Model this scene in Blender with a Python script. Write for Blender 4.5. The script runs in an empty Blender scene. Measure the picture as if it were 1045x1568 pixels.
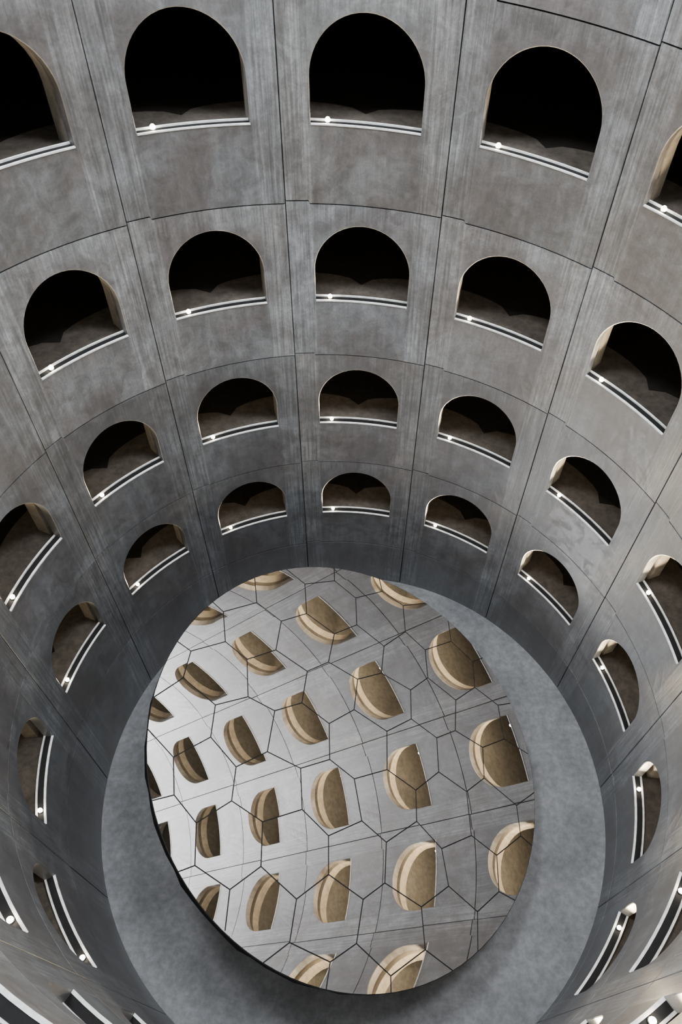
import bpy, math, random
import numpy as np
from mathutils import Vector, Matrix
random.seed(7)
R=6.0; DL=2*math.pi/14; TH0=-.4309; K=.5129; Z00=15.969
S0,S1=-28,63
def zh(phi): return Z00-K*phi
def phis(s): return TH0+DL*s
def cyl(r,phi,z): return (r*math.sin(phi),r*math.cos(phi),z)
scene=bpy.context.scene
COL=scene.collection
def new_obj(name,verts,faces,mats=(),uvs=None,cols=None,mi=None,smooth=False,parent=None):
    me=bpy.data.meshes.new(name); me.from_pydata(verts,[],faces); 
    for m in mats: me.materials.append(m)
    if mi is not None: me.polygons.foreach_set("material_index",mi)
    nl=len(me.loops); vi=np.zeros(nl,dtype=np.int32); me.loops.foreach_get("vertex_index",vi)
    if uvs:
        for k,arr in uvs.items():
            l=me.uv_layers.new(name=k); a=np.array(arr,dtype=np.float32)[vi]; l.data.foreach_set("uv",a.ravel())
    if cols is not None:
        ca=me.color_attributes.new("tint",'FLOAT_COLOR','POINT'); ca.data.foreach_set("color",np.array(cols,dtype=np.float32).ravel())
    if smooth: me.polygons.foreach_set("use_smooth",[True]*len(me.polygons))
    me.update()
    o=bpy.data.objects.new(name,me); COL.objects.link(o)
    if parent: o.parent=parent
    return o
# ---------------------------------------------------------------- materials
class NT:
    def __init__(s,name):
        s.m=bpy.data.materials.new(name); s.m.use_nodes=True; s.t=s.m.node_tree; s.n=s.t.nodes; s.n.clear()
        s.out=s.n.new("ShaderNodeOutputMaterial"); s.b=s.n.new("ShaderNodeBsdfPrincipled"); s.l(s.b.outputs[0],s.out.inputs[0])
    def l(s,a,b): s.t.links.new(a,b)
    def node(s,t,**k):
        n=s.n.new(t)
        for a,b in k.items(): setattr(n,a,b)
        return n
    def math(s,op,a,b=None,c=None):
        n=s.node("ShaderNodeMath",operation=op)
        for i,v in enumerate((a,b,c)):
            if v is None: continue
            if isinstance(v,(int,float)): n.inputs[i].default_value=v
            else: s.l(v,n.inputs[i])
        return n.outputs[0]
    def noise(s,vec,scale,detail=4,rough=.55,dist=0):
        n=s.node("ShaderNodeTexNoise"); n.inputs["Scale"].default_value=scale; n.inputs["Detail"].default_value=detail
        n.inputs["Roughness"].default_value=rough; n.inputs["Distortion"].default_value=dist
        if vec is not None: s.l(vec,n.inputs["Vector"])
        return n.outputs["Fac"]
    def ss(s,x,a,b,lo=0,hi=1):
        n=s.node("ShaderNodeMapRange",interpolation_type='SMOOTHSTEP')
        s.l(x,n.inputs[0]); 
        for i,v in enumerate((a,b,lo,hi)): n.inputs[i+1].default_value=v
        return n.outputs[0]
    def mapping(s,vec,sc,loc=(0,0,0)):
        n=s.node("ShaderNodeMapping"); n.inputs["Scale"].default_value=sc; n.inputs["Location"].default_value=loc; s.l(vec,n.inputs[0]); return n.outputs[0]
    def mix(s,f,a,b,mode='MIX'):
        n=s.node("ShaderNodeMix",data_type='RGBA',blend_type=mode)
        if isinstance(f,(int,float)): n.inputs[0].default_value=f
        else: s.l(f,n.inputs[0])
        for i,v in ((6,a),(7,b)):
            if isinstance(v,tuple): n.inputs[i].default_value=(*v,1) if len(v)==3 else v
            else: s.l(v,n.inputs[i])
        return n.outputs[2]
def simple(name,col,rough=.6,metal=0,spec=.5):
    t=NT(name); b=t.b
    tc=t.node("ShaderNodeTexCoord"); nz=t.noise(tc.outputs["Object"],9,2)
    f=t.ss(nz,.3,.7,.82,1.12)
    t.l(t.mix(1.0,col,f,'MULTIPLY'),b.inputs["Base Color"])
    b.inputs["Roughness"].default_value=rough;b.inputs["Metallic"].default_value=metal;b.inputs["Specular IOR Level"].default_value=spec
    return t.m
def concrete_wall():
    t=NT("precast_concrete"); b=t.b
    uc=t.node("ShaderNodeUVMap",uv_map="cyl").outputs[0]; ul=t.node("ShaderNodeUVMap",uv_map="loc").outputs[0]
    tint=t.node("ShaderNodeAttribute",attribute_name="tint")
    sx=t.node("ShaderNodeSeparateXYZ"); t.l(ul,sx.inputs[0]); u,v=sx.outputs[0],sx.outputs[1]
    tc=t.node("ShaderNodeTexCoord").outputs["Object"]
    au=t.math('ABSOLUTE',u)
    pil=t.ss(au,.87,.92)
    crown=t.math('MULTIPLY',t.ss(v,1.45,1.75),.6)
    mask=t.math('MAXIMUM',pil,crown)
    st=t.noise(t.mapping(uc,(24,.6,1)),1.0,4,.7)
    drip=t.noise(t.mapping(uc,(4.5,.45,1),(7,3,0)),1.0,5,.75)
    blot=t.noise(tc,.6,5,.66,.5)
    blot2=t.noise(tc,3.2,6,.76,.8)
    fine=t.noise(tc,30,3,.8)
    f=t.ss(blot,.36,.66,.70,1.28)
    f=t.math('MULTIPLY',f,t.ss(blot2,.34,.68,.72,1.30))
    f=t.math('MULTIPLY',f,t.ss(fine,.28,.72,.82,1.18))
    f=t.math('MULTIPLY',f,t.ss(drip,.36,.66,.84,1.24))
    s=t.ss(st,.32,.72,-.28,.85)
    f=t.math('MULTIPLY',f,t.math('ADD',1.0,t.math('MULTIPLY',s,t.math('ADD',t.math('MULTIPLY',mask,.92),.08))))
    f=t.math('MULTIPLY',f,t.ss(fine,.22,.31,.55,1.0))
    c=t.mix(t.ss(blot,.38,.62),(.112,.105,.109),(.102,.111,.121))
    c=t.mix(t.math('MULTIPLY',mask,.5),c,(.128,.138,.148))
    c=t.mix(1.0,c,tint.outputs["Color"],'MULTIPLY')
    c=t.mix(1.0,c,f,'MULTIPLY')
    t.l(c,b.inputs["Base Color"])
    t.l(t.ss(blot2,.3,.7,.46,.60),b.inputs["Roughness"])
    b.inputs["Specular IOR Level"].default_value=1.0
    b.inputs["Coat Weight"].default_value=.8; b.inputs["Coat Roughness"].default_value=.55; b.inputs["Coat IOR"].default_value=1.75
    bu=t.node("ShaderNodeBump"); bu.inputs["Strength"].default_value=.35; bu.inputs["Distance"].default_value=.02
    t.l(t.math('ADD',t.math('MULTIPLY',st,mask),t.math('MULTIPLY',blot2,.4)),bu.inputs["Height"]); t.l(bu.outputs[0],b.inputs["Normal"])
    return t.m
def concrete_plain(name,c1,c2,rough=.75,sc=1.0,spec=.3,lo=.78,hi=1.18):
    t=NT(name); b=t.b; tc=t.node("ShaderNodeTexCoord").outputs["Object"]
    a=t.noise(tc,.7*sc,5,.62,.3); d=t.noise(tc,6*sc,5,.72)
    c=t.mix(t.ss(a,.3,.7),c1,c2)
    f=t.ss(d,.3,.72,lo,hi)
    f=t.math('MULTIPLY',f,t.ss(d,.27,.34,.7,1.0))
    t.l(t.mix(1.0,c,f,'MULTIPLY'),b.inputs["Base Color"]); b.inputs["Roughness"].default_value=rough
    b.inputs["Specular IOR Level"].default_value=spec
    return t.m
M_wall=concrete_wall()
M_floor=concrete_plain("pit_floor_concrete",(.15,.156,.166),(.225,.233,.245),.7,1.0,.3,.78,1.2)
M_deck=concrete_plain("ramp_deck_shaded",(.012,.011,.010),(.018,.016,.014),.9,1,.1)  # near black: shade deeper in the deck put into its colour
M_lit_patch=concrete_plain("deck_lit_patch",(.060,.052,.045),(.09,.079,.069),.85,1,.3,.7,1.3)  # lighter tone stands in for light falling on the deck edge
M_ceil=concrete_plain("ceiling_concrete",(.24,.235,.225),(.30,.29,.275),.8)
M_inner=concrete_plain("inner_arch_concrete",(.26,.235,.20),(.31,.285,.25),.8)
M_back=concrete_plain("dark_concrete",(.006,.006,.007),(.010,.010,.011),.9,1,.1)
M_trim=simple("painted_sill_trim",(.84,.87,.87),.45)
M_dark=simple("black_rubber",(.010,.010,.011),.7,0,.2)
M_steel=simple("galvanised_steel",(.35,.36,.37),.4,.9)
tm=NT("mirror_glass"); nz=tm.noise(tm.node("ShaderNodeTexCoord").outputs["Object"],.6,2)
tm.l(tm.mix(tm.ss(nz,.3,.7),(.99,.95,.925),(1.0,.965,.945)),tm.b.inputs["Base Color"]); tm.b.inputs["Metallic"].default_value=1; tm.b.inputs["Roughness"].default_value=.0
M_mirror=tm.m
tl=NT("lamp_glow"); tl.b.inputs["Base Color"].default_value=(1,.9,.75,1); tl.b.inputs["Emission Color"].default_value=(1,.86,.66,1); tl.b.inputs["Emission Strength"].default_value=60
M_lamp=tl.m
try: M_lamp.cycles.emission_sampling='NONE'
except Exception: pass
# ---------------------------------------------------------------- precast wall panels
HW=.876; SPR=.676; HU=DL*R/2; G=.012; VB=-1.291; VT=3.2226+VB
def step(u): return .05 if u<-HU+.40 else 0.
def hole(a,d=0.):
    c,s=math.cos(a),math.sin(a); hw=HW+d
    if s>=0: r=hw
    else: r=min(hw/abs(c) if abs(c)>1e-9 else 9,(SPR+.0)/abs(s))
    return (r*c,SPR+r*s)
def rect(a,u0,u1,v0,v1):
    c,s=math.cos(a),math.sin(a); r=99
    if c>1e-9:r=min(r,u1/c)
    if c<-1e-9:r=min(r,u0/c)
    if s>1e-9:r=min(r,(v1-SPR)/s)
    if s<-1e-9:r=min(r,(v0-SPR)/s)
    return (r*c,SPR+r*s)
u0,u1,v0,v1=-HU+G,HU-G,VB+G,VT-G
angs=set()
for i in range(48): angs.add(round(math.pi*2*i/48,5))
for i in range(0,24): angs.add(round(math.pi*i/24+.03,5))
for (x,y) in [(u0,v0),(u1,v0),(u0,v1),(u1,v1),(-HW,0),(HW,0)]+[(-HU+.40+e,v) for e in(-.008,.008) for v in(v0,v1)]:
    angs.add(round(math.atan2(y-SPR,x)%(2*math.pi),5))
angs=sorted(angs); NA=len(angs)
V=[];F=[];UC=[];UL=[];TC=[]
def addv(phi0,u,v,r,tc,zabs=None):
    phi=phi0+u/R
    z=zh(phi)+v if zabs is None else zabs
    V.append(cyl(r,phi,z)); UC.append((phi*R,z)); UL.append((u,v)); TC.append(tc); return len(V)-1
NR=7
hol=[hole(a) for a in angs]; out=[rect(a,u0,u1,v0,v1) for a in angs]
TH=.18
rowt={1:1.0,2:1.22,3:.88,4:.78,0:1.0}  # row tone; lowest rows dimmed, light falloff down the shaft put into tint
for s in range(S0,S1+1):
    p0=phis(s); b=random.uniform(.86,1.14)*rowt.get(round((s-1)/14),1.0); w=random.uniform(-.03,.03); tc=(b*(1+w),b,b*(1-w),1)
    rings=[]
    def ring(fn):
        rings.append([fn(i) for i in range(NA)])
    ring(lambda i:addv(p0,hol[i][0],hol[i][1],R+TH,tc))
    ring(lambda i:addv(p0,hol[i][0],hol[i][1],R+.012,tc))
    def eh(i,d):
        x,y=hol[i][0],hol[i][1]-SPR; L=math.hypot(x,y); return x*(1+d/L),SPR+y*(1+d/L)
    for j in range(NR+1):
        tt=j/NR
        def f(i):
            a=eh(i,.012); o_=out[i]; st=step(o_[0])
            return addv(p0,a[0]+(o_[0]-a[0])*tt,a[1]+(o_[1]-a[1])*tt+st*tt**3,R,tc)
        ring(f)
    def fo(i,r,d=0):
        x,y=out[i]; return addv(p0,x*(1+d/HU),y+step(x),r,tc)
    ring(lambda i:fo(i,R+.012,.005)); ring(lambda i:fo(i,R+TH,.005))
    for k in range(len(rings)-1):
        A,B=rings[k],rings[k+1]
        for i in range(NA):
            j=(i+1)%NA; F.append((A[i],A[j],B[j],B[i]))
    A,B=rings[-1],rings[0]
    for i in range(NA):
        j=(i+1)%NA; F.append((A[i],A[j],B[j],B[i]))
for s in range(S1-13,S1+1):
    p0=phis(s); b=random.uniform(.62,.76); tc=(b,b,b*1.01,1)
    us=[u0]+[u0+(u1-u0)*i/12 for i in range(1,12)]+[u1]
    us=sorted(set(us+[-HU+.392,-HU+.408]))
    rows=[]
    for (t_,r) in [(1,R+TH),(1,R+.01),(.99,R),(.66,R),(.33,R),(0,R)]:
        rows.append([addv(p0,u,VB,r,tc,zabs=(zh(p0+u/R)+VB-G+step(u))*t_) for u in us])
    for k in range(len(rows)-1):
        for i in range(len(us)-1): F.append((rows[k][i],rows[k][i+1],rows[k+1][i+1],rows[k+1][i]))
    for side in (0,-1):
        cc=[r[side] for r in rows[2:]]; uu=us[side]
        bb=[addv(p0,uu,VB,R+TH,tc,zabs=V[c][2]) for c in cc]
        for i in range(len(cc)-1): F.append((cc[i],cc[i+1],bb[i+1],bb[i]))
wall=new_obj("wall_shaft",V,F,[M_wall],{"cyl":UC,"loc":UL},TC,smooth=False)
# ---------------------------------------------------------------- helical ramp decks
def helix_block(name,sa,sb,r0,r1,vt,vb,mt,mb,n=6):
    V=[];F=[];MI=[]
    N=int((sb-sa)*n)
    for i in range(N+1):
        phi=phis(sa-.5+i/n); z=zh(phi)
        V+= [cyl(r0,phi,z+vt),cyl(r1,phi,z+vt),cyl(r1,phi,z+vb),cyl(r0,phi,z+vb)]
    for i in range(N):
        a=4*i;b=a+4
        F+=[(a,b,b+1,a+1),(a+2,b+2,b+3,a+3),(a+3,b+3,b,a),(a+1,b+1,b+2,a+2)];MI+=[0,1,0,0]
    for s in range(sa,sb):  # thin scalloped slabs shaped as the pools of light inside the arches
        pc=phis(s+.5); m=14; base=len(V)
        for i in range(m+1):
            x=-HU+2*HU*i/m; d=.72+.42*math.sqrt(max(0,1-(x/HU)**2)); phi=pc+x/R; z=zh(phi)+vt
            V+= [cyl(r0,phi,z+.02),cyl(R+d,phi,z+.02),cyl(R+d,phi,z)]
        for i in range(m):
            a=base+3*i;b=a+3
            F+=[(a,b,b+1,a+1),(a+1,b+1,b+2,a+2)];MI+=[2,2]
    n4=4*N
    F+=[(0,1,2,3),(n4+3,n4+2,n4+1,n4)];MI+=[0,0]
    return new_obj(name,V,F,[mt,mb,M_lit_patch],mi=MI)
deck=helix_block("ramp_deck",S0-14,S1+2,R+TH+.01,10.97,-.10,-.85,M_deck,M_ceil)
V=[];F=[]
ia=sorted(set([round(math.pi*i/20,5) for i in range(21)]+[round(math.atan2(y-SPR,x)%(2*math.pi),5) for x,y in[(-HU,2.3),(HU,2.3)]]))
RA,RB=R+.33,R+.60
for s in range(S0,S1+1):
    p0=phis(s); rg=[]
    for kind,r in (('o',RA),('h',RA),('h',RB),('o',RB)):
        row=[]
        for a in ia:
            x,y=hole(a,.03) if kind=='h' else rect(a,-HU,HU,-.095,2.36)
            phi=p0+x/R; V.append(cyl(r,phi,zh(phi)+y)); row.append(len(V)-1)
        rg.append(row)
    for k in range(3):
        for i in range(len(ia)-1):
            F.append((rg[k][i],rg[k][i+1],rg[k+1][i+1],rg[k+1][i]))
    for sg in(-1,1):
        b=len(V)
        for r in (RA,RB):
            for x in (sg*(HW+.03),sg*HU):
                for y in(-.095,SPR):
                    phi=p0+x/R; V.append(cyl(r,phi,zh(phi)+y))
        F+=[(b,b+1,b+3,b+2),(b+4,b+5,b+7,b+6),(b,b+1,b+5,b+4)]
new_obj("inner_arcade",V,F,[M_inner],parent=deck)
V=[];F=[];n=96;zt=30.5
for i in range(n):
    a=2*math.pi*i/n; V+=[cyl(11.0,a,-.3),cyl(11.0,a,zt),cyl(11.3,a,zt),cyl(11.3,a,-.3)]
for i in range(n):
    a=4*i;b=4*((i+1)%n); F+=[(a,b,b+1,a+1),(a+1,b+1,b+2,a+2),(a+2,b+2,b+3,a+3)]
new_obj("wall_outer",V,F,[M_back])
V=[(0,0,0)];F=[];n=96
rr=[2,4,5,6.25,11.0]
for r in rr:
    for i in range(n): V.append(cyl(r,2*math.pi*i/n,0))
for i in range(n):
    j=(i+1)%n; F.append((0,1+i,1+j))
    for k in range(len(rr)-1):
        F.append((1+k*n+i,1+(k+1)*n+i,1+(k+1)*n+j,1+k*n+j))
new_obj("floor",V,F,[M_floor])
# ---------------------------------------------------------------- sill trims
V=[];F=[];MI=[]
def sbox(p0,ua,ub,r0,r1,va,vb,m,n=8):
    base=len(V)
    for i in range(n+1):
        u=ua+(ub-ua)*i/n; phi=p0+u/R; z=zh(phi)
        V.extend([cyl(r0,phi,z+vb),cyl(r1,phi,z+vb),cyl(r1,phi,z+va),cyl(r0,phi,z+va)])
    for i in range(n):
        a=base+4*i;b=a+4
        F.extend([(a,b,b+1,a+1),(a+2,b+2,b+3,a+3),(a+3,b+3,b,a),(a+1,b+1,b+2,a+2)]);MI.extend([m]*4)
    F.extend([(base,base+1,base+2,base+3),(base+4*n+3,base+4*n+2,base+4*n+1,base+4*n)]);MI.extend([m]*2)
for s in range(S0,S1+1):
    p0=phis(s)
    sbox(p0,-HW+.004,HW-.004,R-.010,R+.032,-.002,.018,0)
    sbox(p0,-HW+.004,HW-.004,R+.032,R+.145,-.002,.004,1)
    sbox(p0,-HW+.004,HW-.004,R+.145,R+.178,-.002,.030,0)
new_obj("trim_sills",V,F,[M_trim,M_dark],mi=MI)
# ---------------------------------------------------------------- lamps
V=[];F=[];MI=[]
def lathe(origin,prof,m,n=12):
    base=len(V)
    for (r,h) in prof:
        for i in range(n):
            a=2*math.pi*i/n; V.append((origin[0]+r*math.cos(a),origin[1]+r*math.sin(a),origin[2]+h))
    for k in range(len(prof)-1):
        for i in range(n):
            j=(i+1)%n; F.append((base+k*n+i,base+k*n+j,base+(k+1)*n+j,base+(k+1)*n+i)); MI.append(m[k])
lampdat=[]
for s in range(S0,S1+1):
    p0=phis(s); u=-.60; phi=p0+u/R; o=cyl(R+.085,phi,zh(phi)+.004)
    lathe(o,[(.0,0),(.046,0),(.046,.02),(.036,.024),(.042,.045),(.037,.068),(.02,.086),(.0,.09)],[0,0,0,1,1,1,1])
    lampdat.append((s,phi))
lamps=new_obj("sill_lamps",V,F,[M_steel,M_lamp],mi=MI,smooth=True)
for (s,phi) in lampdat:
    if s<-4: continue
    row=s/14
    ld=bpy.data.lights.new("ceiling_uplight",'SPOT'); ld.energy=380*min(1,max(.16,(row-.2)/3.0)**1.2); ld.color=(1,.79,.49); ld.spot_size=math.radians(135); ld.spot_blend=.9; ld.shadow_soft_size=.04
    lo=bpy.data.objects.new("uplight",ld); COL.objects.link(lo)
    p=Vector(cyl(R+.10,phi+.004,zh(phi)+.13)); tgt=Vector(cyl(R+.55,phi+.06,zh(phi)+2.2))
    lo.location=p; lo.rotation_euler=(tgt-p).to_track_quat('-Z','Y').to_euler(); lo.parent=lamps
# ---------------------------------------------------------------- tilted mirror disc
nrm=Vector((.3853,-.0149,.9227)).normalized(); C=Vector((.06,-.12,2.77)); MR=4.40
ey=Vector((0,1,0)); ey=(ey-nrm*ey.dot(nrm)).normalized(); ex=ey.cross(nrm).normalized()
root=bpy.data.objects.new("tilted_mirror",None); COL.objects.link(root)
def W(a,b,h=0): return C+ex*a+ey*b+nrm*h
E=.73; w_=E*math.sqrt(3)
cache={}
def jit(x,y):
    k=(round(2*x/w_),round(2*y/E))
    if k not in cache:
        rnd=random.Random(k[0]*977+k[1]*31+5); cache[k]=(x+rnd.uniform(-.09,.09),y+rnd.uniform(-.09,.09))
    return cache[k]
def clip(poly):
    n=96
    for i in range(n):
        a=2*math.pi*i/n; nx,ny=math.cos(a),math.sin(a); lim=(MR-.005)*math.cos(math.pi/n)
        o=[]
        for q in range(len(poly)):
            p1,p2=poly[q],poly[(q+1)%len(poly)]
            d1=p1[0]*nx+p1[1]*ny-lim; d2=p2[0]*nx+p2[1]*ny-lim
            if d1<=0:o.append(p1)
            if (d1<0)!=(d2<0):
                t=d1/(d1-d2); o.append((p1[0]+(p2[0]-p1[0])*t,p1[1]+(p2[1]-p1[1])*t))
        poly=o
        if len(poly)<3:return None
    return poly
def clean(poly):
    o=[]
    for p in poly:
        if not o or math.hypot(p[0]-o[-1][0],p[1]-o[-1][1])>.012:o.append(p)
    if len(o)>2 and math.hypot(o[0][0]-o[-1][0],o[0][1]-o[-1][1])<.012:o.pop()
    return o
def inset(poly,d):
    n=len(poly);lines=[]
    for i in range(n):
        x1,y1=poly[i];x2,y2=poly[(i+1)%n];L=math.hypot(x2-x1,y2-y1)
        rim=min(math.hypot(x1,y1),math.hypot(x2,y2))>MR-.03
        dd=0 if rim else d
        nx,ny=-(y2-y1)/L,(x2-x1)/L; lines.append((x1+nx*dd,y1+ny*dd,x2-x1,y2-y1,x1,y1))
    o=[]
    for i in range(len(lines)):
        a,b=lines[i-1],lines[i]; det=a[2]*b[3]-a[3]*b[2]
        if abs(det)<1e-5: o.append((b[0],b[1]));continue
        t=((b[0]-a[0])*b[3]-(b[1]-a[1])*b[2])/det; p=(a[0]+a[2]*t,a[1]+a[3]*t)
        if math.hypot(p[0]-b[4],p[1]-b[5])>.1: p=(b[4],b[5])
        o.append(p)
    return o
V=[];F=[]
for q in range(-8,9):
    for r_ in range(-9,10):
        cx=w_*(q+.5*(r_%2)); cy=1.5*E*r_
        poly=[jit(cx+E*math.cos(math.radians(30+60*i)),cy+E*math.sin(math.radians(30+60*i))) for i in range(6)]
        if min(math.hypot(*p) for p in poly)>MR: continue
        poly=clip(poly)
        if not poly: continue
        poly=clean(poly)
        if len(poly)<3: continue
        poly=inset(poly,.011)
        mx=sum(p[0] for p in poly)/len(poly);my=sum(p[1] for p in poly)/len(poly)
        ta,tb=random.uniform(-1,1)*.002,random.uniform(-1,1)*.002
        base=len(V)
        for p in poly: V.append(W(p[0],p[1],.012+ta*(p[0]-mx)+tb*(p[1]-my)))
        F.append(tuple(range(base,len(V))))
        m=len(poly)
        for p in poly: V.append(W(p[0],p[1],.001))
        for i in range(m):
            j=(i+1)%m;F.append((base+i,base+m+i,base+m+j,base+j))
new_obj("mirror_panels",V,F,[M_mirror],parent=root)
V=[];F=[];n=96
prof=[(0,0),(MR+.008,0),(MR+.010,-.02),(MR-.01,-.26),(MR-.1,-.26),(0,-.12)]
for (r,h) in prof:
    for i in range(n):
        a=2*math.pi*i/n; rr_=r+(.012*math.sin(a*23)+.01*math.sin(a*41) if h<-.2 and r>4.35 else 0); V.append(W(rr_*math.cos(a),rr_*math.sin(a),h))
for k in range(len(prof)-1):
    for i in range(n):
        j=(i+1)%n; F.append((k*n+i,k*n+j,(k+1)*n+j,(k+1)*n+i))
new_obj("backing_skirt",V,F,[M_dark],parent=root)
def tube(p,q,r,n=12):
    p,q=Vector(p),Vector(q); d=(q-p).normalized(); a=d.orthogonal().normalized(); b=d.cross(a); base=len(V)
    for c in(p,q):
        for i in range(n):
            t=2*math.pi*i/n; V.append(c+a*r*math.cos(t)+b*r*math.sin(t))
    for i in range(n):
        j=(i+1)%n;F.append((base+i,base+j,base+n+j,base+n+i))
    F.append(tuple(base+i for i in range(n)));F.append(tuple(base+n+i for i in range(n)))
V=[];F=[]
for i in range(6):
    a=math.radians(60*i+20); p=W(3.1*math.cos(a),3.1*math.sin(a),-.16); tube(p,(p.x,p.y,0.02),.07)
    tube((p.x,p.y,0.04),(p.x,p.y,0.0),.16)
    a2=math.radians(60*(i+1)+20);p2=W(3.1*math.cos(a2),3.1*math.sin(a2),-.2);tube(p,p2,.05)
new_obj("support_legs",V,F,[M_steel],parent=root)
# ---------------------------------------------------------------- light
w=bpy.data.worlds.new("sky"); scene.world=w; w.use_nodes=True; bg=w.node_tree.nodes["Background"]
bg.inputs[0].default_value=(.86,.93,1.0,1); bg.inputs[1].default_value=1.2
def added_light(name,loc,en,size,tilt):  # added area light above the shaft, no real fixture, for shading
    ad=bpy.data.lights.new(name,'AREA'); ad.shape='DISK'; ad.size=size; ad.energy=en; ad.color=(.95,.975,1.0)
    ao=bpy.data.objects.new(name,ad); COL.objects.link(ao); ao.location=loc; ao.rotation_euler=(0,math.radians(tilt),0)
added_light("added_shaft_light",(4.5,-.5,27),3100,4,10)
added_light("added_shaft_light",(-4.2,.5,24.5),2300,3,-22)  # added for the wall sheen seen in the mirror
# ---------------------------------------------------------------- camera
cd=bpy.data.cameras.new("camera"); cd.sensor_fit='VERTICAL'; cd.sensor_height=36; cd.sensor_width=24; cd.lens=1095.6/1568*36; cd.clip_start=.02; cd.clip_end=200
cam=bpy.data.objects.new("camera",cd); COL.objects.link(cam); cam.location=(-.0481*6,-.975*6,17.7); cam.rotation_euler=(math.pi/2-.8890,0,0)
scene.camera=cam
